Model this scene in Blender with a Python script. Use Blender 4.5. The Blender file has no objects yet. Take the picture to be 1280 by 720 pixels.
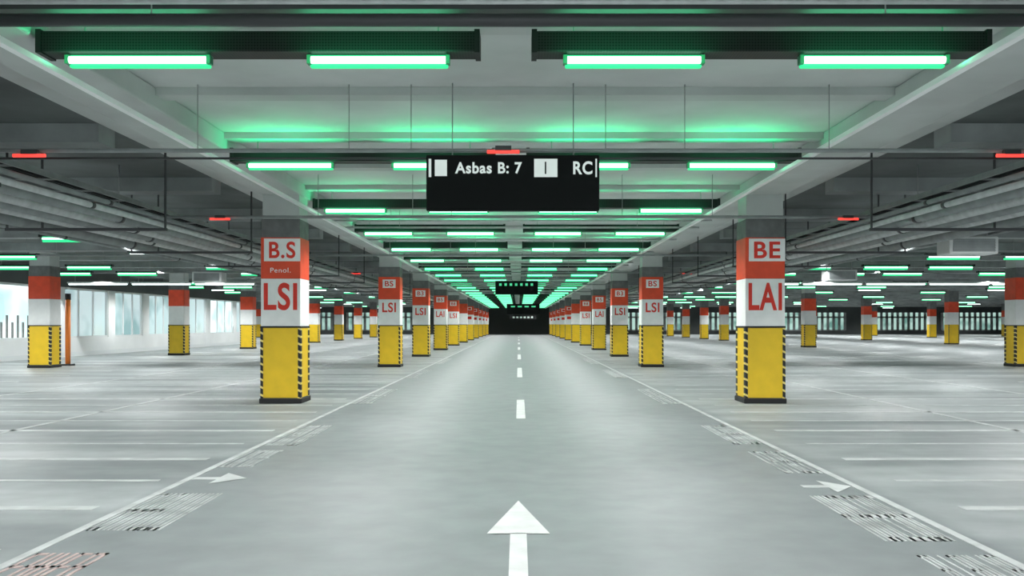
import bpy, bmesh, math, random
from mathutils import Vector, Matrix
random.seed(7)
scene = bpy.context.scene
COL = scene.collection
scene.view_settings.view_transform = 'Standard'

# ------------------------------------------------------------------ materials
def mat(name, color, rough=0.6, metal=0.0, noise=0.0, nscale=4.0, emit=None, estr=0.0, bump=0.0, spec=0.5):
    m = bpy.data.materials.new(name); m.use_nodes = True
    nt = m.node_tree; b = nt.nodes['Principled BSDF']
    b.inputs['Base Color'].default_value = (*color, 1)
    b.inputs['Roughness'].default_value = rough
    b.inputs['Metallic'].default_value = metal
    b.inputs['Specular IOR Level'].default_value = spec
    if noise > 0 or bump > 0:
        tc = nt.nodes.new('ShaderNodeTexCoord')
        n = nt.nodes.new('ShaderNodeTexNoise'); n.inputs['Scale'].default_value = nscale
        n.inputs['Detail'].default_value = 5
        nt.links.new(tc.outputs['Object'], n.inputs['Vector'])
        r = nt.nodes.new('ShaderNodeMapRange')
        r.inputs['From Min'].default_value = 0.3; r.inputs['From Max'].default_value = 0.7
        r.inputs['To Min'].default_value = 1 - noise; r.inputs['To Max'].default_value = 1 + noise
        nt.links.new(n.outputs['Fac'], r.inputs['Value'])
        mx = nt.nodes.new('ShaderNodeVectorMath'); mx.operation = 'SCALE'
        mx.inputs[0].default_value = color
        nt.links.new(r.outputs['Result'], mx.inputs['Scale'])
        nt.links.new(mx.outputs[0], b.inputs['Base Color'])
    if emit:
        b.inputs['Emission Color'].default_value = (*emit, 1)
        b.inputs['Emission Strength'].default_value = estr
    return m

def floor_mat():
    m = bpy.data.materials.new('epoxy_floor'); m.use_nodes = True
    nt = m.node_tree; N = nt.nodes; L = nt.links; b = N['Principled BSDF']
    tc = N.new('ShaderNodeTexCoord')
    mp = N.new('ShaderNodeMapping'); mp.inputs['Scale'].default_value = (0.10, 0.75, 1)
    L.new(tc.outputs['Object'], mp.inputs['Vector'])
    n1 = N.new('ShaderNodeTexNoise'); n1.inputs['Scale'].default_value = 1.3; n1.inputs['Detail'].default_value = 6
    L.new(mp.outputs[0], n1.inputs['Vector'])
    n2 = N.new('ShaderNodeTexNoise'); n2.inputs['Scale'].default_value = 3.0; n2.inputs['Detail'].default_value = 8
    L.new(tc.outputs['Object'], n2.inputs['Vector'])
    sep = N.new('ShaderNodeSeparateXYZ'); L.new(tc.outputs['Object'], sep.inputs[0])
    ab = N.new('ShaderNodeMath'); ab.operation = 'ABSOLUTE'; L.new(sep.outputs['X'], ab.inputs[0])
    st = N.new('ShaderNodeMapRange'); st.inputs['From Min'].default_value = 2.75; st.inputs['From Max'].default_value = 2.95
    L.new(ab.outputs[0], st.inputs['Value'])
    r1 = N.new('ShaderNodeMapRange'); r1.inputs['From Min'].default_value = 0.36; r1.inputs['From Max'].default_value = 0.66
    L.new(n1.outputs['Fac'], r1.inputs['Value'])
    mul = N.new('ShaderNodeMath'); mul.operation = 'MULTIPLY'; L.new(r1.outputs[0], mul.inputs[0]); L.new(st.outputs[0], mul.inputs[1])
    mixc = N.new('ShaderNodeMix'); mixc.data_type = 'RGBA'
    mixc.inputs['A'].default_value = (0.22, 0.244, 0.246, 1)
    mixc.inputs['B'].default_value = (0.385, 0.415, 0.415, 1)
    L.new(mul.outputs[0], mixc.inputs['Factor'])
    r2 = N.new('ShaderNodeMapRange'); r2.inputs['From Min'].default_value = 0.3; r2.inputs['From Max'].default_value = 0.7
    r2.inputs['To Min'].default_value = 0.90; r2.inputs['To Max'].default_value = 1.09
    L.new(n2.outputs['Fac'], r2.inputs['Value'])
    sc = N.new('ShaderNodeVectorMath'); sc.operation = 'SCALE'
    L.new(mixc.outputs['Result'], sc.inputs[0]); L.new(r2.outputs[0], sc.inputs['Scale'])
    L.new(sc.outputs[0], b.inputs['Base Color'])
    b.inputs['Roughness'].default_value = 0.48
    b.inputs['Specular IOR Level'].default_value = 0.38
    return m

def stripes_mat():
    m = bpy.data.materials.new('hazard_stripes'); m.use_nodes = True
    nt = m.node_tree; N = nt.nodes; L = nt.links; b = N['Principled BSDF']
    tc = N.new('ShaderNodeTexCoord'); sep = N.new('ShaderNodeSeparateXYZ'); L.new(tc.outputs['Object'], sep.inputs[0])
    c = N.new('ShaderNodeMath'); c.operation = 'MULTIPLY_ADD'; L.new(sep.outputs['X'], c.inputs[0]); c.inputs[1].default_value = 0.5; L.new(sep.outputs['Z'], c.inputs[2])
    d = N.new('ShaderNodeMath'); d.operation = 'DIVIDE'; L.new(c.outputs[0], d.inputs[0]); d.inputs[1].default_value = 0.13
    f = N.new('ShaderNodeMath'); f.operation = 'FRACT'; L.new(d.outputs[0], f.inputs[0])
    g = N.new('ShaderNodeMath'); g.operation = 'GREATER_THAN'; L.new(f.outputs[0], g.inputs[0]); g.inputs[1].default_value = 0.72
    mx = N.new('ShaderNodeMix'); mx.data_type = 'RGBA'
    mx.inputs['A'].default_value = (0.012, 0.012, 0.012, 1); mx.inputs['B'].default_value = (0.85, 0.68, 0.22, 1)
    L.new(g.outputs[0], mx.inputs['Factor']); L.new(mx.outputs['Result'], b.inputs['Base Color'])
    b.inputs['Roughness'].default_value = 0.5
    return m

def perforated_mat():
    m = bpy.data.materials.new('perforated_black_steel'); m.use_nodes = True
    nt = m.node_tree; N = nt.nodes; L = nt.links; b = N['Principled BSDF']
    tc = N.new('ShaderNodeTexCoord')
    v = N.new('ShaderNodeTexVoronoi'); v.inputs['Scale'].default_value = 45; v.inputs['Randomness'].default_value = 0.0
    L.new(tc.outputs['Object'], v.inputs['Vector'])
    r = N.new('ShaderNodeMapRange'); r.inputs['From Min'].default_value = 0.25; r.inputs['From Max'].default_value = 0.4
    L.new(v.outputs['Distance'], r.inputs['Value'])
    mx = N.new('ShaderNodeMix'); mx.data_type = 'RGBA'
    mx.inputs['A'].default_value = (0.002, 0.002, 0.002, 1); mx.inputs['B'].default_value = (0.016, 0.017, 0.017, 1)
    L.new(r.outputs[0], mx.inputs['Factor']); L.new(mx.outputs['Result'], b.inputs['Base Color'])
    b.inputs['Roughness'].default_value = 0.5
    b.inputs['Specular IOR Level'].default_value = 0.25
    return m

def window_mat(name, c0, c1, s):
    m = bpy.data.materials.new(name); m.use_nodes = True
    nt = m.node_tree; N = nt.nodes; L = nt.links; b = N['Principled BSDF']
    tc = N.new('ShaderNodeTexCoord')
    mp = N.new('ShaderNodeMapping'); mp.inputs['Scale'].default_value = (0.5, 0.5, 0.6)
    L.new(tc.outputs['Object'], mp.inputs['Vector'])
    n = N.new('ShaderNodeTexNoise'); n.inputs['Scale'].default_value = 0.9; n.inputs['Detail'].default_value = 2
    L.new(mp.outputs[0], n.inputs['Vector'])
    cr = N.new('ShaderNodeValToRGB')
    cr.color_ramp.elements[0].position = 0.33; cr.color_ramp.elements[0].color = (*c0, 1)
    cr.color_ramp.elements[1].position = 0.50; cr.color_ramp.elements[1].color = (*c1, 1)
    L.new(n.outputs['Fac'], cr.inputs[0])
    L.new(cr.outputs[0], b.inputs['Emission Color']); b.inputs['Emission Strength'].default_value = s
    b.inputs['Base Color'].default_value = (0.1, 0.2, 0.2, 1); b.inputs['Roughness'].default_value = 0.1
    return m

M = {}
M['floor'] = floor_mat()
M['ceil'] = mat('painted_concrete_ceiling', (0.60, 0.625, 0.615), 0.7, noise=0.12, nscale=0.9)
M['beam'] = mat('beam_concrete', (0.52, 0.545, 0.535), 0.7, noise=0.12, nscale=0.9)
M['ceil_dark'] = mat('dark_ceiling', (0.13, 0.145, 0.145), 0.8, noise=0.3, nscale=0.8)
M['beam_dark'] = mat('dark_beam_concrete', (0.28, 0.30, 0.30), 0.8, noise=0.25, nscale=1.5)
M['conc'] = mat('column_concrete', (0.15, 0.155, 0.155), 0.7, noise=0.2, nscale=6)
M['red'] = mat('red_orange_paint', (0.84, 0.075, 0.022), 0.5, noise=0.08, nscale=5)
M['white'] = mat('white_paint', (0.94, 0.94, 0.93), 0.5, noise=0.03, nscale=7)
M['yellow'] = mat('yellow_paint', (0.86, 0.56, 0.015), 0.5, noise=0.06, nscale=4)
M['black'] = mat('black_rubber', (0.012, 0.012, 0.013), 0.6)
M['hazard'] = stripes_mat()
M['redtext'] = mat('red_lettering', (0.80, 0.03, 0.012), 0.5)
M['perf'] = perforated_mat()
M['tube_core'] = mat('mint_tube_glow', (0.02, 0.06, 0.04), 0.4, emit=(0.70, 1.0, 0.86), estr=2.5)
M['tube_far'] = mat('pale_green_tube_glow', (0.02, 0.06, 0.04), 0.4, emit=(0.30, 1.0, 0.62), estr=1.6)
M['tube_halo'] = mat('green_halo_glow', (0.01, 0.05, 0.03), 0.4, emit=(0.03, 1.0, 0.36), estr=1.0)  # emissive colour standing in for the green halo around the tubes
M['tube_white'] = mat('white_tube_glow', (0.9, 0.9, 0.9), 0.4, emit=(0.85, 1.0, 0.97), estr=2.5)
M['socket'] = mat('lamp_socket', (0.05, 0.2, 0.12), 0.5)
M['steel'] = mat('galvanised_steel', (0.50, 0.52, 0.52), 0.45, 0.2, noise=0.15, nscale=8)
M['steel_dark'] = mat('dark_steel', (0.06, 0.062, 0.065), 0.5, 0.4)
M['rod'] = mat('grey_steel_rod', (0.32, 0.33, 0.33), 0.5, 0.1)
M['rail'] = mat('pale_rail_paint', (0.97, 0.98, 0.98), 0.3)
M['pipe'] = mat('grey_pipe_paint', (0.26, 0.28, 0.28), 0.4, 0.1, noise=0.15, nscale=5)
M['red_led'] = mat('red_indicator_glow', (0.3, 0.02, 0.02), 0.4, emit=(1.0, 0.06, 0.045), estr=1.5)
M['green_led'] = mat('green_indicator_glow', (0.1, 0.5, 0.3), 0.4, emit=(0.1, 1.0, 0.45), estr=0.5)
M['sign'] = mat('sign_black', (0.003, 0.0035, 0.004), 0.7, spec=0.2)
M['sign_white'] = mat('sign_lit_white', (0.4, 0.42, 0.41), 0.5, emit=(0.9, 1.0, 0.97), estr=0.5)
M['sign_dim'] = mat('sign_dim_white', (0.2, 0.22, 0.21), 0.5, emit=(0.7, 1.0, 0.85), estr=0.3)
M['mark'] = mat('road_paint_white', (0.60, 0.62, 0.61), 0.6, noise=0.12, nscale=5)
M['mark_soft'] = mat('faded_road_paint', (0.50, 0.525, 0.52), 0.6, noise=0.2, nscale=4)
M['mark_letter'] = mat('faded_letter_paint', (0.45, 0.475, 0.47), 0.6, noise=0.35, nscale=4)
M['mark_worn'] = mat('worn_road_paint', (0.42, 0.44, 0.44), 0.6, noise=0.28, nscale=5)
M['mark_red'] = mat('worn_red_road_paint', (0.46, 0.36, 0.34), 0.6, noise=0.25, nscale=6)
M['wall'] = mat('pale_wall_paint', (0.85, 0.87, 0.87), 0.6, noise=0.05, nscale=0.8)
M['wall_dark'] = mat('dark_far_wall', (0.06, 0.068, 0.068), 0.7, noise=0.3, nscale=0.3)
M['frame'] = mat('window_frame', (0.80, 0.83, 0.84), 0.5)
M['glass'] = window_mat('lit_glass', (0.50, 0.74, 0.76), (0.92, 1.0, 0.99), 1.2)
M['glass_dim'] = window_mat('dim_lit_glass', (0.24, 0.36, 0.38), (0.55, 0.66, 0.68), 1.0)
M['glass_far'] = window_mat('far_lit_glass', (0.12, 0.26, 0.22), (0.42, 0.62, 0.55), 1.0)
M['orange'] = mat('orange_paint', (1.0, 0.28, 0.05), 0.5, emit=None)
M['ac'] = mat('white_casing', (0.62, 0.64, 0.63), 0.5)
M['gate'] = mat('dark_gate_slats', (0.025, 0.03, 0.029), 0.6)

# ------------------------------------------------------------------ helpers
class B:
    def __init__(s): s.bm = bmesh.new()
    def box(s, x0, x1, y0, y1, z0, z1, mi=0, bev=0.0):
        r = bmesh.ops.create_cube(s.bm, size=1)
        vs = r['verts']
        for v in vs:
            v.co = Vector(((x0+x1)/2 + v.co.x*abs(x1-x0), (y0+y1)/2 + v.co.y*(y1-y0), (z0+z1)/2 + v.co.z*(z1-z0)))
        fs = set(f for v in vs for f in v.link_faces)
        for f in fs: f.material_index = mi
        if bev > 0:
            es = list(set(e for v in vs for e in v.link_edges))
            rr = bmesh.ops.bevel(s.bm, geom=es, offset=bev, segments=2, affect='EDGES', profile=0.5)
            for f in rr['faces']: f.material_index = mi
        return s
    def cyl(s, a, b, r, mi=0, seg=12):
        a = Vector(a); b = Vector(b); d = b - a
        q = d.to_track_quat('Z', 'Y').to_matrix().to_4x4()
        mt = Matrix.Translation((a+b)/2) @ q
        rr = bmesh.ops.create_cone(s.bm, cap_ends=True, segments=seg, radius1=r, radius2=r, depth=d.length, matrix=mt)
        for f in set(f for v in rr['verts'] for f in v.link_faces):
            f.material_index = mi
            if len(f.verts) == 4: f.smooth = True
        return s
    def poly(s, pts, mi=0):
        vs = [s.bm.verts.new(p) for p in pts]
        f = s.bm.faces.new(vs); f.material_index = mi
        return s
    def obj(s, name, mats, parent=None, loc=(0, 0, 0)):
        me = bpy.data.meshes.new(name); bmesh.ops.recalc_face_normals(s.bm, faces=s.bm.faces[:]); s.bm.to_mesh(me); s.bm.free()
        for m in mats: me.materials.append(M[m])
        o = bpy.data.objects.new(name, me); COL.objects.link(o); o.location = loc
        if parent: o.parent = parent
        return o

def root(name, loc):
    o = bpy.data.objects.new(name, None); o.empty_display_size = 0.2; o.location = loc; COL.objects.link(o); return o
def tag(o, label, cat, group=None, kind=None):
    o['label'] = label; o['category'] = cat
    if group: o['group'] = group
    if kind: o['kind'] = kind
    return o
def struct(o, label, cat):
    return tag(o, label, cat, kind='structure')
def copy_tree(r, loc, skip=()):
    n = r.copy(); COL.objects.link(n); n.location = loc
    for c in r.children:
        if c.name.split('.')[0] in skip: continue
        cc = c.copy(); COL.objects.link(cc); cc.parent = n
    return n
def rods(parent, pts, h, r=0.008, m='rod', name='hanger_rod'):
    first = None
    for p in pts:
        if first is None:
            first = B().cyl((0, 0, 0), (0, 0, h), r, 0, 6).obj(name, [m], parent, p)
        else:
            c = first.copy(); COL.objects.link(c); c.parent = parent; c.location = p

def text_mesh(txt, w, h, mats, name, parent, loc, bold=0.02):
    cu = bpy.data.curves.new('tmp', 'FONT'); cu.body = txt; cu.size = 1.0; cu.offset = bold; cu.extrude = 0.0
    cu.align_x = 'CENTER'; cu.align_y = 'CENTER'; cu.space_character = 1.1
    t = bpy.data.objects.new('tmp', cu); COL.objects.link(t)
    dg = bpy.context.evaluated_depsgraph_get(); dg.update()
    me = bpy.data.meshes.new_from_object(t.evaluated_get(dg))
    bpy.data.objects.remove(t); bpy.data.curves.remove(cu)
    xs = [v.co.x for v in me.vertices]; ys = [v.co.y for v in me.vertices]
    cx, cy = (min(xs)+max(xs))/2, (min(ys)+max(ys))/2
    sx, sy = w/(max(xs)-min(xs)), h/(max(ys)-min(ys))
    for v in me.vertices:
        v.co = Vector(((v.co.x-cx)*sx, 0, (v.co.y-cy)*sy))
    me.materials.clear(); me.materials.append(M[mats])
    me.name = name
    o = bpy.data.objects.new(name, me); COL.objects.link(o); o.parent = parent; o.location = loc
    return o

# ------------------------------------------------------------------ camera
CAMH = 1.33
cam_d = bpy.data.cameras.new('camera'); cam = bpy.data.objects.new('camera', cam_d); COL.objects.link(cam)
cam.location = (0, 0, CAMH); cam.rotation_euler = (math.radians(90), 0, 0)
cam_d.sensor_width = 36; cam_d.lens = 36*1165/1280
cam_d.shift_x = -8/1280; cam_d.shift_y = 45/1280
cam_d.clip_end = 400
scene.camera = cam

# ------------------------------------------------------------------ shell
YF = 120.0; XL = -18.3; XR = 64.0; XLF = -52.0; ZC = 3.72
CL = -5.0; CR = 5.15; ZB = 3.50
o = B().box(XLF, XR, -3, YF, -0.2, 0).obj('floor', ['floor']); struct(o, 'glossy grey-green epoxy parking floor', 'floor')
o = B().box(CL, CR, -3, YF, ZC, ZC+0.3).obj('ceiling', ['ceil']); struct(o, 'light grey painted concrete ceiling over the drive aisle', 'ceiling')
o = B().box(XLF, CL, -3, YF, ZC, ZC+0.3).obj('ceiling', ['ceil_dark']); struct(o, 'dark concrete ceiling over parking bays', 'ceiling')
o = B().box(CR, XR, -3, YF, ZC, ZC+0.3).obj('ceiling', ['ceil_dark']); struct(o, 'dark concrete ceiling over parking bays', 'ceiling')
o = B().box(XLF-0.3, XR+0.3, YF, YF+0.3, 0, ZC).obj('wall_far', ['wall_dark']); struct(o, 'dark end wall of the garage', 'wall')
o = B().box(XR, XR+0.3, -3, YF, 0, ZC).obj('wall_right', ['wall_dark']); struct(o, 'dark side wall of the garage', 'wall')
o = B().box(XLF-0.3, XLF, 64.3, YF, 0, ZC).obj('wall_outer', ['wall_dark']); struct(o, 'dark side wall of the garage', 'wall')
o = B().box(XLF-.3, XL-0.3, 64, 64.3, 0, ZC).obj('wall_return', ['wall_dark']); struct(o, 'dark return wall behind glazed corridor', 'wall')
WT = 2.82
wins = [(16.0, 22.5), (22.7, 29.3), (29.5, 36.8), (37.6, 41.6), (42.3, 45.4), (46.2, 49.3), (50.2, 54.6), (55.4, 59.8), (60.5, 63.4)]
b = B(); prev = -3
for (a, c) in wins:
    b.box(XL-0.3, XL, prev, a, 0, WT); b.box(XL-0.3, XL, a, c, 0, 0.75); prev = c
b.box(XL-0.3, XL, prev, 64.3, 0, WT)
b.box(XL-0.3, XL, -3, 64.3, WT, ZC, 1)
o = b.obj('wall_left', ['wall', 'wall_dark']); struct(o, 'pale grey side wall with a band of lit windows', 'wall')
o = B().box(XL, XL+0.05, 0, 64, 0, 0.18).obj('baseboard_left', ['frame']); struct(o, 'grey kerb at foot of wall', 'baseboard')
for i, (a, c) in enumerate(wins):
    b = B(); xx = XL-0.12
    b.box(xx-0.02, xx, a, c, 0.75, WT, 1)
    b.box(xx-0.03, xx+0.09, a, a+0.08, 0.75, WT); b.box(xx-0.03, xx+0.09, c-0.08, c, 0.75, WT)
    b.box(xx-0.03, xx+0.09, a, c, WT-0.08, WT); b.box(xx-0.03, xx+0.09, a, c, 0.75, 0.83)
    n = int((c-a)/0.36)
    if i < 3:
        for k in range(1, n):
            y = a+(c-a)*k/n
            b.box(xx, xx+0.05, y-0.035, y+0.035, 0.8, 1.4 + (0.25 if k % 2 else 0), 2)
    else:
        for k in range(1, 3):
            y = a+(c-a)*k/3
            b.box(xx, xx+0.06, y-0.04, y+0.04, 0.8, WT-0.05)
    o = b.obj('window_%d' % (i+1), ['frame', 'glass_dim' if i in (3, 4, 5, 6, 8) else 'glass', 'pipe'])
    struct(o, 'bright white lit window with short grey railings' if i < 3 else 'grey-teal lit window in a pale frame', 'window')
k = 10
for (a, c) in [(-46, -36), (-34, -24), (-22, -13), (13, 21), (24, 31), (34, 42), (46, 53), (54.5, 63)]:
    b = B(); b.box(a, c, YF-0.06, YF-0.02, 0.5, 2.8, 1)
    n = int((c-a)/0.7)
    for j in range(n+1):
        x = a+(c-a)*j/n; b.box(x-0.16, x+0.16, YF-0.14, YF, 0.5, 2.8)
    b.box(a, c, YF-0.14, YF, 2.1, 2.3); b.box(a, c, YF-0.14, YF, 0.45, 0.6)
    o = b.obj('window_%d' % k, ['beam_dark', 'glass_far']); struct(o, 'lit window band with dark vertical mullions', 'window'); k += 1
b = B(); b.box(-5.6, 5.7, YF-0.2, YF, 0, ZC)
for j in range(14):
    b.box(-5.4, 5.5, YF-0.26, YF-0.2, 0.1+j*0.25, 0.27+j*0.25)
o = b.obj('door_1', ['gate']); struct(o, 'dark slatted roller gate at the end of the aisle', 'door')

# ------------------------------------------------------------------ beams
for x0, x1 in [(-4.33, -3.66), (3.80, 4.47)]:
    o = B().box(x0, x1, -3, YF, ZB, ZC, 0, 0.02).obj('concrete_beam', ['beam']); tag(o, 'shallow pale concrete beam resting on the column row', 'beam', 'beams along the drive aisle')
rows = [15.6, 28.7, 37.9, 47.5, 57, 66.5, 76, 85.5, 95, 104.5, 114]
yb = 5.0
while yb < 118:
    o = B().box(-3.66, 3.80, yb, yb+0.25, ZC-0.08, ZC).obj('ceiling_rib', ['beam']); tag(o, 'shallow light grey concrete rib under the ceiling', 'beam', 'ribs under the aisle ceiling')
    yb += 2.2
yb = 7.0
while yb < 118:
    xl = XL if yb < 64 else XLF
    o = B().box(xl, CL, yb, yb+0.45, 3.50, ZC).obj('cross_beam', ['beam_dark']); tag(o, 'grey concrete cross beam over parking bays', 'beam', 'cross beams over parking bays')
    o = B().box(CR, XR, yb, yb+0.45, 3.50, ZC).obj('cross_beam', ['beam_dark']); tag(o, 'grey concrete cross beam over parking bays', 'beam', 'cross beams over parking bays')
    yb += 4.1

# ------------------------------------------------------------------ columns
W = 0.325
def corner_guard(sx, sy, r):
    t = 0.012; w = 0.034; b = B(); z0, z1 = 0.08, 1.27
    xs = sorted((sx*(W+t), sx*(W-w))); ys = sorted((sy*W, sy*(W+t)))
    b.box(xs[0], xs[1], ys[0], ys[1], z0, z1)
    xs = sorted((sx*W, sx*(W+t))); ys = sorted((sy*W, sy*(W-w-0.06)))
    b.box(xs[0], xs[1], ys[0], ys[1], z0, z1)
    b.obj('hazard_edge', ['hazard'], r)
def make_column(loc):
    r = root('parking_column', loc)
    B().box(-W, W, -W, W, 0, 3.09, 0, 0.012).obj('column_body', ['conc'], r)
    B().box(-W+.02, W-.02, -W+.02, W-.02, 3.09, ZB, 0).obj('column_head', ['beam'], r)
    t = 0.006
    B().box(-W-t, W+t, -W-t, W+t, 2.09, 2.78, 0, 0.01).obj('red_band', ['red'], r)
    B().box(-W-t, W+t, -W-t, W+t, 1.29, 2.09, 0, 0.01).obj('white_band', ['white'], r)
    B().box(-W-t, W+t, -W-t, W+t, 0.09, 1.27, 0, 0.01).obj('yellow_guard', ['yellow'], r)
    for sx in (-1, 1):
        for sy in (-1, 1): corner_guard(sx, sy, r)
    B().box(-W-.016, W+.016, -W-.016, W+.016, 1.265, 1.295).obj('guard_trim', ['black'], r)
    B().box(-W-.03, W+.03, -W-.03, W+.03, 0, 0.085, 0, 0.012).obj('base_skirt', ['black'], r)
    B().box(-0.275, 0.331, -W-0.014, -W-0.006, 2.38, 2.76).obj('name_plate', ['white'], r)
    return r
CLAB = 'square concrete column painted red, white and yellow with black hazard edges'
def letters(r, top, big, small=None):
    text_mesh(top, 0.44, 0.28, 'redtext', 'lettering', r, (0.03, -W-0.0180, 2.568), bold=0.022)
    text_mesh(big, 0.56, 0.46, 'redtext', 'lettering', r, (0, -W-0.0105, 1.79), bold=0.025)
    if small: text_mesh(small, 0.34, 0.08, 'white', 'lettering', r, (0, -W-0.0105, 2.23), bold=0.0)
XLc, XRc = -3.98, 4.13
base = make_column((XLc, rows[0]+W, 0))
tag(base, CLAB, 'column', 'columns of the parking hall')
basecopy = copy_tree(base, (XRc, rows[0]+W, 0))
letters(base, 'B.S', 'LSI', 'Penol.'); letters(basecopy, 'BE', 'LAI', None)
base['label'] = 'square column, red band lettered B.S, white band LSI, yellow foot'
basecopy['label'] = 'square column, red band lettered BE, white band LAI, yellow foot'
for i, y in enumerate(rows[1:6]):
    for j, x in enumerate((XLc, XRc)):
        c = copy_tree(base, (x, y+W, 0), ('lettering', 'name_plate')); c['label'] = CLAB
        if i < 4:
            B().box(-0.2, 0.2, -W-0.014, -W-0.006, 2.44, 2.7).obj('name_plate', ['white'], c)
            text_mesh(['BS', 'B3', 'B5', 'B8'][i], 0.26, 0.17, 'redtext', 'lettering', c, (0, -W-0.0180, 2.572), bold=0.02)
            text_mesh(['LSI', 'LSI', 'LAI', 'LSI'][i], 0.42, 0.30, 'redtext', 'lettering', c, (0, -W-0.0105, 1.84), bold=0.02)
for x, y in [(-14.5, 28.2), (-14.5, 39.5), (-14.5, 49.7), (15.8, 29.0), (16.6, 53.0)]:
    c = copy_tree(base, (x, y+W, 0), ('lettering', 'name_plate')); c['label'] = CLAB
def farcol(plate, ztop, loc):
    b = B()
    b.box(-W, W, -W, W, 2.78, ztop, 0); b.box(-W, W, -W, W, 2.09, 2.78, 1); b.box(-W, W, -W, W, 1.29, 2.09, 2)
    b.box(-W, W, -W, W, 0.08, 1.29, 3); b.box(-W-.02, W+.02, -W-.02, W+.02, 0, 0.08, 4)
    for sx in (-1, 1):
        b.box(sx*W-0.025, sx*W+0.025, -W-0.01, -W+0.02, 0.08, 1.29, 5)
    if plate:
        b.box(-0.18, 0.18, -W-0.01, -W, 2.46, 2.7, 2); b.box(-0.12, 0.12, -W-0.014, -W-0.01, 2.5, 2.66, 6)
        b.box(-0.16, 0.16, -W-0.01, -W, 1.72, 1.94, 6)
    o = b.obj('parking_column', ['conc', 'red', 'white', 'yellow', 'black', 'hazard', 'redtext'], None, loc)
    return tag(o, CLAB, 'column', 'columns of the parking hall')
far = farcol(True, ZB, (XLc, rows[6]+W, 0))
far2 = farcol(False, 3.50, (16.5, 64+W, 0))
for x, y in [(XRc, rows[6])] + [(x, y) for y in rows[7:] for x in (XLc, XRc)]:
    c = far.copy(); COL.objects.link(c); c.location = (x, y+W, 0)
pos = [(-14.5, y) for y in (66, 75, 84, 93, 102, 111)]
for y in (74.5, 82.5, 91.5, 101, 111): pos += [(-25.5, y), (16.5, y)]
for y in (61, 76, 90, 104): pos += [(28.5, y)]
for y in (76, 91, 106): pos += [(40.5, y), (-38, y)]
for y in (100, 112): pos += [(52.5, y)]
for x, y in pos:
    c = far2.copy(); COL.objects.link(c); c.location = (x, y+W, 0)

# ------------------------------------------------------------------ aisle light fixtures
LZ = 3.33
def make_fixture(x0, x1, tubes, loc, green=True, w=0.11, tr=0.028, core='tube_core', dh=0.05, top=0.20):
    r = root('tube_light_fixture', loc)
    b = B(); b.box(x0, x1, -w, w, 0.045, top, 0, 0.008)
    b.box(x0-0.02, x0+0.02, -w-0.01, w+0.01, 0.035, top+0.01); b.box(x1-0.02, x1+0.02, -w-0.01, w+0.01, 0.035, top+0.01)
    b.obj('housing', ['perf'], r)
    for (a, c) in tubes:
        B().cyl((a, -0.04, 0), (c, -0.04, 0), tr, 0, 12).obj('tube', [core if green else 'tube_white'], r)
        if green: B().box(a-0.015, c+0.015, -0.018, 0.035, -dh, min(dh, 0.046), 0, 0.012).obj('halo_strip', ['tube_halo'], r)  # glowing box added behind the tube as its green halo
        B().box(a-0.03, a, -0.06, 0.015, -0.03, 0.035).obj('socket', ['socket'], r)
        B().box(c, c+0.03, -0.06, 0.015, -0.03, 0.035).obj('socket', ['socket'], r)
    rods(r, [(x0+0.3, 0, top), (x1-0.3, 0, top)], ZC-loc[2]-top, 0.006)
    return r
def fill_spot(loc, power, color=(1, 1, 1), ang=150):  # added white fill light, too small to see, separate from the fixtures
    l = bpy.data.lights.new('lamp', 'SPOT'); l.energy = power; l.color = color; l.spot_size = math.radians(ang); l.spot_blend = 0.6
    l.shadow_soft_size = 0.012
    o = bpy.data.objects.new('lamp', l); COL.objects.link(o); o.location = loc
    return o
gl = bpy.data.lights.new('green_glow', 'AREA'); gl.shape = 'RECTANGLE'; gl.size = 1.1; gl.size_y = 0.08; gl.energy = 8; gl.color = (0.03, 1.0, 0.38)
gl2 = bpy.data.lights.new('green_glow', 'AREA'); gl2.shape = 'RECTANGLE'; gl2.size = 1.3; gl2.size_y = 0.2; gl2.energy = 1.2; gl2.color = (0.03, 1.0, 0.38)
def glow(x, y):  # added up-facing area lights that cast green halos on housing and ceiling
    o = bpy.data.objects.new('green_glow', gl); COL.objects.link(o); o.location = (x, y-0.2, LZ-0.08); o.rotation_euler = (math.pi, 0, 0)
    o = bpy.data.objects.new('green_glow', gl2); COL.objects.link(o); o.location = (x, y, LZ+0.215); o.rotation_euler = (math.pi, 0, 0)
fr = [7.1, 11.8, 16.5, 20.7]
while fr[-1] < 113: fr.append(fr[-1]+4.4)
T1 = [(-3.4, -2.36), (-1.57, -0.55)]; T2 = [(0.37, 1.38), (2.16, 3.23)]
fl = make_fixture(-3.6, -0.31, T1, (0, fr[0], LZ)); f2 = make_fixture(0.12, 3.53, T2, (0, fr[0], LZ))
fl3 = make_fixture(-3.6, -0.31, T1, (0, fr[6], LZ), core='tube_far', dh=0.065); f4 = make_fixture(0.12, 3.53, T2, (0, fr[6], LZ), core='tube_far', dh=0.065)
for f in (fl, f2, fl3, f4):
    tag(f, 'long black perforated light housing with two green tubes', 'light', 'green tube lights over the aisle')
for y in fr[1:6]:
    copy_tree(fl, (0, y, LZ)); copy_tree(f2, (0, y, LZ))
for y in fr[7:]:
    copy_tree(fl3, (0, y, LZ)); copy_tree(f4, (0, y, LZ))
for i, y in enumerate([-1.5, 2.5]+fr):
    fill_spot((-1.96, y, LZ-0.06), 330, (1, 0.985, 0.99)); fill_spot((1.77, y, LZ-0.06), 330, (1, 0.985, 0.99))
    if i >= 2 and i < 20:
        for x in (-2.88, -1.06, 0.87, 2.70): glow(x, y)

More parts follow.
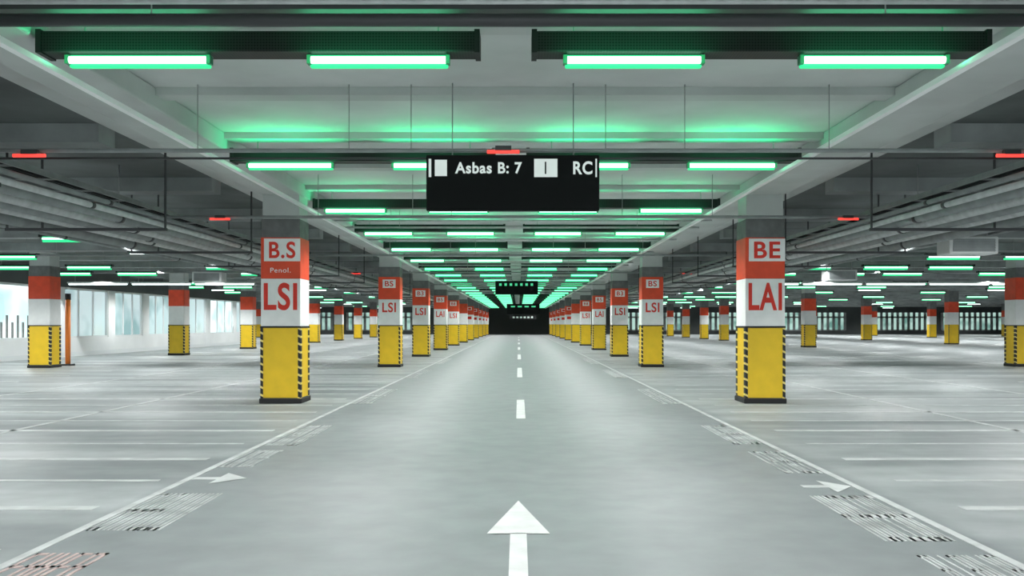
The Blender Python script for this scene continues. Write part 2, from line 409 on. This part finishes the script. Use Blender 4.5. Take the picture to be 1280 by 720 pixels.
SZ = 3.16
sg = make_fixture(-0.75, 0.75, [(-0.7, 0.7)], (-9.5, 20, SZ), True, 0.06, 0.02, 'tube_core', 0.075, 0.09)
tag(sg, 'short dark light housing with a green tube over bays', 'light', 'green tube lights over parking bays')
sw = make_fixture(-0.65, 0.65, [(-0.6, 0.6)], (-9.5, 24.3, SZ), False, 0.06, 0.03, 'tube_core', 0.046, 0.09)
tag(sw, 'short dark light housing with a white tube over bays', 'light', 'white tube lights over parking bays')
for y in (16.5, 25.5, 30.2, 34.0, 41.6, 46.2, 54, 63, 70, 79, 96):
    for x in (-16.3, -13.9, -9.4, 9.4, 11.9, 14, 17.5, 24, 31, 38, 46):
        if x < -17.5 and y < 66: continue
        if abs(x)*1165/y > 720: continue
        if y == 25.5 and x in (-9.4, 9.4): continue
        if y == 16.5 and x == 9.4: continue
        copy_tree(sg, (x, y, SZ))
for y in (50.5, 86, 106):
    for x in (-30, -23, -16, -11, 9.4, 13, 19, 26, 33, 42):
        if x < -17.5 and y < 66: continue
        if abs(x)*1165/y > 760: continue
        copy_tree(sw, (x, y, SZ))
st = None
for x in (-16.6, -14.1, -11.6, 9.9, 12.4, 14.9, 17.4, 19.9):
    if st is None:
        st = root('strip_light', (x, 36.8, 2.9))
        B().box(-1.2, 1.2, -0.05, 0.05, 0.03, 0.09, 0, 0.005).obj('housing', ['ac'], st)
        B().cyl((-1.15, 0, 0), (1.15, 0, 0), 0.03).obj('tube', ['tube_white'], st)
        rods(st, [(-0.9, 0, 0.09), (0.9, 0, 0.09)], ZC-2.99)
        tag(st, 'long white fluorescent strip light hanging over bays', 'light', 'white strip lights over parking bays')
    else: copy_tree(st, (x, 36.8, 2.9))
y = 3.0
while y < 118:
    for x in (-7.8, -12, -16.4, -22, -29, -36, -45, 7.8, 12, 18.6, 23.5, 33, 37, 45, 56):
        if x < -18 and y < 66: continue
        if abs(x) > y*0.62+9: continue
        fill_spot((x, y, LZ-0.25), 360 if abs(x) < 19 else 580, (0.97, 1, 1), 158)
    y += 5.6

# ------------------------------------------------------------------ rails and pipes
for x in (-3.53, 3.34):
    o = B().box(x-0.03, x+0.03, 2, 116, 3.235, 3.25).box(x-0.03, x-0.022, 2, 116, 3.25, 3.28).box(x+0.022, x+0.03, 2, 116, 3.25, 3.28).obj('cable_rail', ['rail'])
    tag(o, 'slim pale metal cable rail running along the aisle', 'cable rail', 'cable rails along the aisle')
cross = [(5.9, 3.58, 0.05, 'steel_dark', 0), (6.35, 3.40, 0.045, 'steel_dark', 0), (6.05, 3.42, 0.015, 'steel', 0), (9.3, 3.06, 0.022, 'pipe', 1), (9.4, 3.0, 0.012, 'steel_dark', 1), (14.9, 3.04, 0.025, 'pipe', 1), (23.2, 3.04, 0.025, 'pipe', 1), (31.0, 3.04, 0.025, 'pipe', 1), (40.4, 3.04, 0.025, 'pipe', 1), (49.3, 3.04, 0.03, 'pipe', 1)]
cross += [(yy, 3.36, 0.02, 'steel', 2) for yy in (18.3, 19.6, 22.4, 26.2, 27.9, 30.8, 32.2, 35.2, 36.6, 39.6, 41.2, 44, 45.6, 48.4, 50, 52.8, 57.2, 61.6)]
for y, z, r, m, wide in cross:
    xa, xb = {0: (-4.9, 5.0), 1: (-12, 14), 2: (-3.66, 3.8)}[wide]
    if z > 3.44: xa = -3.66; xb = 3.8
    pr = root('cross_pipe', (0, y, z))
    B().cyl((xa, 0, 0), (xb, 0, 0), r, 0, 12).obj('pipe_run', [m], pr)
    if wide == 1:
        xs = [-11.5, -9.3, -7.4, -3.2, -1.69, -1.07, 0.87, 1.66, 3.1, 7.4, 9.3, 11.5, 13.5] if y != 9.4 else [-11, -7.4, 7.4, 13]
        rods(pr, [(x, 0, 0) for x in xs], ZC-z, 0.005)
    else: rods(pr, [(-2.5, 0, 0), (2.5, 0, 0)], ZC-z, 0.005)
    tag(pr, 'thin metal pipe hanging across the hall on rods', 'pipe', 'pipes crossing under the ceiling')
tr_ = root('cable_tray', (0, 6.6, 3.51))
B().box(-3.66, 3.8, -0.15, 0.15, 0, 0.02).box(-3.66, 3.8, -.15, -.13, 0.02, 0.1).box(-3.66, 3.8, .13, .15, 0.02, 0.1).obj('tray', ['steel_dark'], tr_)
rods(tr_, [(-2, 0, 0.02), (2, 0, 0.02)], ZC-3.53)
tag(tr_, 'black steel cable tray spanning between two beams', 'cable tray')
for s in (-1, 1):
    for k, (x, z, r, m) in enumerate([(4.92, 2.70, 0.035, 'steel'), (5.02, 2.82, 0.03, 'pipe'), (5.2, 2.71, 0.06, 'pipe'), (5.38, 2.82, 0.035, 'steel'), (5.58, 2.72, 0.07, 'steel'), (5.75, 2.86, 0.03, 'pipe'), (5.92, 2.72, 0.07, 'pipe'), (6.16, 2.71, 0.06, 'steel'), (6.8, 2.74, 0.09, 'pipe'), (8.3, 2.92, 0.04, 'pipe')]):
        pr = root('service_pipe', (s*x, 2, z))
        B().cyl((0, 0, 0), (0, 114, 0), r, 0, 14).obj('pipe_run', [m], pr)
        y = 3.0+k*0.7; first = None
        while y < 60:
            if first is None: first = B().cyl((0, 0, 0), (0, 0.08, 0), r*1.12, 0, 14).obj('coupling', ['steel_dark'], pr, (0, y, 0))
            else:
                c = first.copy(); COL.objects.link(c); c.parent = pr; c.location = (0, y, 0)
            y += 5.7
        if x == 8.3: rods(pr, [(0, yy, 0) for yy in range(6, 110, 12)], ZC-z)
        tag(pr, 'metal service pipe running lengthwise beneath the dark ceiling', 'pipe', 'pipes along the column rows')
    pr = root('cable_ladder', (s*6.0, 2, 3.1))
    b = B(); b.box(-0.35, -0.32, 0, 114, 0, 0.07).box(0.32, 0.35, 0, 114, 0, 0.07)
    y = 0.5
    while y < 113: b.box(-0.33, 0.33, y, y+0.04, 0.01, 0.03); y += 1.0
    b.obj('ladder_tray', ['pipe'], pr)
    for cx in (-0.2, -0.05, 0.1, 0.22): B().cyl((cx, 0, 0.055), (cx, 114, 0.055), 0.022, 0, 8).obj('cable', ['black'], pr)
    rods(pr, [(0, yy, 0.02) for yy in range(3, 110, 9)], ZC-3.12)
    tag(pr, 'dark steel cable ladder carrying black cables', 'cable ladder', 'cable ladders over the pipes')
    y = 4.5
    while y < 112:
        b = B(); xa, xb = sorted((s*4.8, s*7.0)); b.box(xa, xb, y, y+0.05, 2.60, 2.64)
        for x in (4.82, 6.5, 6.98): b.box(s*x-0.012, s*x+0.012, y+0.012, y+0.036, 2.62, ZC)
        o = b.obj('pipe_hanger', ['steel_dark']); tag(o, 'dark steel trapeze hanger carrying service pipes', 'pipe hanger', 'hangers under the service pipes')
        y += 4.1

def indicator(loc, m='red_led', w=0.16):
    r = root('bay_indicator', loc)
    B().cyl((-w, 0, 0), (w, 0, 0), 0.018, 0, 10).obj('lens', [m], r)
    B().box(-w*0.5, w*0.5, -0.012, 0.045, 0.012, 0.06).obj('bracket', ['steel_dark'], r)
    return r
ri = indicator((-4.85, 9.24, 3.0)); tag(ri, 'small glowing red indicator lamp on a pipe', 'indicator light', 'red indicator lamps')
for p in [(-0.15, 9.23, 3.035), (4.9, 9.24, 3.0), (-4.75, 14.83, 3.0), (5.25, 14.83, 3.0), (-7.3, 23.13, 3.0), (7.2, 23.13, 3.0), (-5.4, 30.93, 3.0), (5.6, 30.93, 3.0), (-9.6, 40.33, 3.0), (9.6, 40.33, 3.0), (-6.5, 49.2, 3.0), (6.5, 49.2, 3.0)]:
    copy_tree(ri, p)

# ------------------------------------------------------------------ signs
def panels(b_, specs, m, r):
    for (x0, x1, z0, z1) in specs:
        B().box(x0, x1, b_, b_+0.004, z0, z1).obj('lit_panel', [m], r)
def make_sign(loc, full):
    r = root('hanging_sign', loc)
    B().box(-0.855, 0.855, -0.05, 0.05, -0.55, 0.0, 0, 0.008).obj('sign_board', ['sign'], r)
    rods(r, [(-0.6, 0, -0.01), (0.6, 0, -0.01)], ZC-loc[2]+0.01, 0.007)
    F = -0.056
    if full:
        panels(F, [(-0.83, -0.805, -0.22, -0.04), (-0.77, -0.65, -0.21, -0.05), (0.21, 0.44, -0.22, -0.04), (0.815, 0.83, -0.22, -0.04)], 'sign_white', r)
        panels(F-0.003, [(0.315, 0.33, -0.19, -0.07)], 'sign', r)
        text_mesh('Asbas B: 7', 0.66, 0.115, 'sign_white', 'lettering', r, (-0.24, F, -0.13), bold=0.028)
        text_mesh('RC', 0.19, 0.13, 'sign_white', 'lettering', r, (0.69, F-0.003, -0.13), bold=0.028)
    else:
        panels(F, [(-0.7+k*0.21, -0.60+k*0.21, -0.20, -0.10) for k in range(7)], 'green_led', r)
    return r
s1 = make_sign((-0.055, 9.25, 3.0), True); tag(s1, 'black hanging guide sign with lit white characters and boxes', 'sign')
s2 = make_sign((-0.07, 37.4, 3.06), False); tag(s2, 'dark hanging sign with small green lit characters', 'sign')
r = root('exit_display', (0.35, 68, 2.05))
B().box(-1.2, 1.2, -0.05, 0.05, 0, 0.75, 0, 0.01).obj('display_case', ['sign'], r)
panels(-0.06, [(-0.9+k*0.5, -0.6+k*0.5, 0.5, 0.6) for k in range(4)], 'green_led', r)
rods(r, [(-0.8, 0, 0.75), (0.8, 0, 0.75)], ZC-2.8, 0.012)
tag(r, 'small dark hanging display with green lit blocks', 'sign')
r = root('exit_display', (0.6, 114, 1.9))
B().box(-1.6, 1.6, -0.05, 0.05, 0, 0.5, 0, 0.01).obj('display_case', ['sign'], r)
panels(-0.06, [(-1.3+k*0.45, -1.05+k*0.45, 0.14, 0.34) for k in range(6)], 'sign_dim', r)
rods(r, [(-1.3, 0, 0.5), (1.3, 0, 0.5)], ZC-2.4, 0.012)
tag(r, 'dark hanging board with a line of pale lit blocks', 'sign')

# ------------------------------------------------------------------ air units
def ac(loc):
    r = root('air_unit', loc)
    B().box(-0.42, 0.42, -0.25, 0.25, 0, 0.3, 0, 0.02).obj('casing', ['ac'], r)
    b = B()
    b.box(-0.36, 0.36, -0.256, -0.25, 0.04, 0.26)
    for k in range(5): b.box(-0.36, 0.36, -0.27, -0.25, 0.05+k*0.045, 0.065+k*0.045)
    b.obj('grille', ['pipe'], r)
    rods(r, [(-0.35, 0, 0.3), (0.35, 0, 0.3)], ZC-loc[2]-0.3, 0.01)
    tag(r, 'white boxed air unit hanging from the dark ceiling', 'air unit', 'hanging air units')
    return r
a1 = ac((7.8, 16.2, 2.53)); copy_tree(a1, (8.95, 26, 2.53)); copy_tree(a1, (-8.95, 27, 2.53))

r = root('orange_post', (-14.38, 29.75, 0))
B().cyl((0, 0, 0.05), (0, 0, 2.1), 0.08, 0, 14).obj('post_tube', ['orange'], r)
B().box(-0.16, 0.16, -0.16, 0.16, 0, 0.06, 0, 0.01).obj('base_plate', ['steel_dark'], r)
B().cyl((0, 0, 2.1), (0, 0, 2.3), 0.09, 0, 14).obj('post_cap', ['black'], r)
tag(r, 'tall orange steel post with black cap beside a column', 'post')

# ------------------------------------------------------------------ floor markings
def mark(b, name, label, m='mark', group='painted floor markings'):
    o = b.obj(name, [m]); tag(o, label, 'floor marking', group); return o
Z0, Z1 = 0.0, 0.004
def quad(b, x0, x1, y0, y1, mi=0): b.box(x0, x1, y0, y1, Z0, Z1, mi)
b = B(); quad(b, -0.052, 0.052, 3.2, 5.92)
b.poly([(x, y, Z1) for x, y in [(-0.20, 5.9), (0.0, 7.0), (0.20, 5.9)]])
mark(b, 'arrow_marking', 'white straight-ahead arrow painted on the aisle floor', group=None)
for y0, y1 in [(13.1, 16.3), (23.2, 28.2), (35.0, 40.5), (48, 53.5), (61, 66.5), (75, 80), (88, 93)]:
    b = B(); quad(b, -0.03, 0.10, y0, y1); mark(b, 'center_dash', 'white lane dash on the aisle floor', group='centre line dashes')
for x in (-2.83, 2.76):
    b = B(); quad(b, x-0.03, x+0.03, 2, 116); mark(b, 'edge_line', 'long worn white line bordering the drive aisle', 'mark_soft', 'aisle edge lines')
for x in (-6.3, 6.2, -9.6, 9.6):
    b = B(); quad(b, x-0.04, x+0.04, 4, 110); mark(b, 'bay_line', 'worn white line marking parking bays', 'mark_soft', 'parking bay lines')
y = 4.2; k = 0
while y < 62:
    for s in (-1, 1):
        x0, x1 = sorted((s*(3.05 if s < 0 else 3.2), s*9.6)); b = B(); quad(b, x0, x1, y, y+(0.14 if k % 2 == 0 else 0.07))
        mark(b, 'bay_line', 'worn white line marking parking bays', 'mark_soft', 'parking bay lines')
        if y > 9 and k % 2 == 0:
            x0, x1 = sorted((s*11.5, s*17.2)); b = B(); quad(b, x0, x1, y, y+0.12)
            mark(b, 'bay_line', 'worn white line marking parking bays', 'mark', 'parking bay lines')
    y += 1.225; k += 1
def lettering(x0, x1, y0, y1, n, m='mark', seed=0):
    random.seed(seed); b = B(); cw = (x1-x0)/n; stw = cw*0.22
    for k in range(n):
        xa = x0+k*cw+cw*0.1; xb = xa+cw*0.78; L = y1-y0
        pat = random.choice(['E', 'H', 'B', 'L', 'A', 'F', 'I', 'U'])
        quad(b, xa, xa+stw, y0, y1)
        if pat in 'HBAU': quad(b, xb-stw, xb, y0, y1)
        if pat in 'EBLU': quad(b, xa, xb, y0, y0+L*0.07)
        if pat in 'EBAF': quad(b, xa, xb, y1-L*0.07, y1)
        if pat in 'EHBAF': quad(b, xa, xb, y0+L*0.46, y0+L*0.53)
    return mark(b, 'floor_lettering', 'worn painted lettering stretched along the aisle edge', m, 'painted lettering by the edge lines')
lettering(-2.79, -2.27, 6.0, 7.3, 8, 'mark_letter', 1)
lettering(-2.79, -2.36, 4.8, 5.4, 5, 'mark_red', 2)
lettering(-2.79, -2.46, 8.65, 9.8, 6, 'mark_letter', 3)
lettering(-2.79, -2.42, 10.2, 12.2, 6, 'mark_letter', 4)
lettering(-2.79, -2.45, 15.5, 19.0, 6, 'mark_letter', 5)
lettering(-2.79, -2.5, 23, 27.0, 6, 'mark_worn', 15)
lettering(-2.79, -2.5, 31, 36.0, 6, 'mark_worn', 16)
lettering(2.24, 2.72, 5.7, 7.2, 8, 'mark_letter', 6)
lettering(2.28, 2.72, 4.7, 5.35, 8, 'mark_letter', 21)
lettering(2.38, 2.72, 8.3, 9.7, 6, 'mark_letter', 8)
lettering(2.38, 2.72, 10.3, 12.2, 5, 'mark_letter', 9)
lettering(2.40, 2.72, 15.5, 19.0, 5, 'mark_letter', 10)
lettering(2.40, 2.72, 23, 27.0, 5, 'mark_worn', 11)
lettering(2.40, 2.72, 31, 36.0, 5, 'mark_worn', 12)
b = B(); b.poly([(x, y, Z1) for x, y in [(-2.58, 7.75), (-2.34, 8.02), (-2.58, 8.3)]]); quad(b, -2.79, -2.58, 7.96, 8.07)
mark(b, 'arrow_marking', 'worn white arrowhead painted by the aisle edge', 'mark_soft', 'small arrows by the edge lines')
b = B(); b.poly([(x, y, Z1) for x, y in [(2.52, 7.35), (2.72, 7.62), (2.52, 7.9)]]); quad(b, 2.32, 2.52, 7.57, 7.67)
mark(b, 'arrow_marking', 'worn white arrowhead painted by the aisle edge', 'mark_soft', 'small arrows by the edge lines')

# ------------------------------------------------------------------ world
w = bpy.data.worlds.new('world'); scene.world = w; w.use_nodes = True
w.node_tree.nodes['Background'].inputs[0].default_value = (0.88, 0.99, 1.0, 1)
w.node_tree.nodes['Background'].inputs[1].default_value = 1.6  # ambient fill added through the open end, brightens column fronts
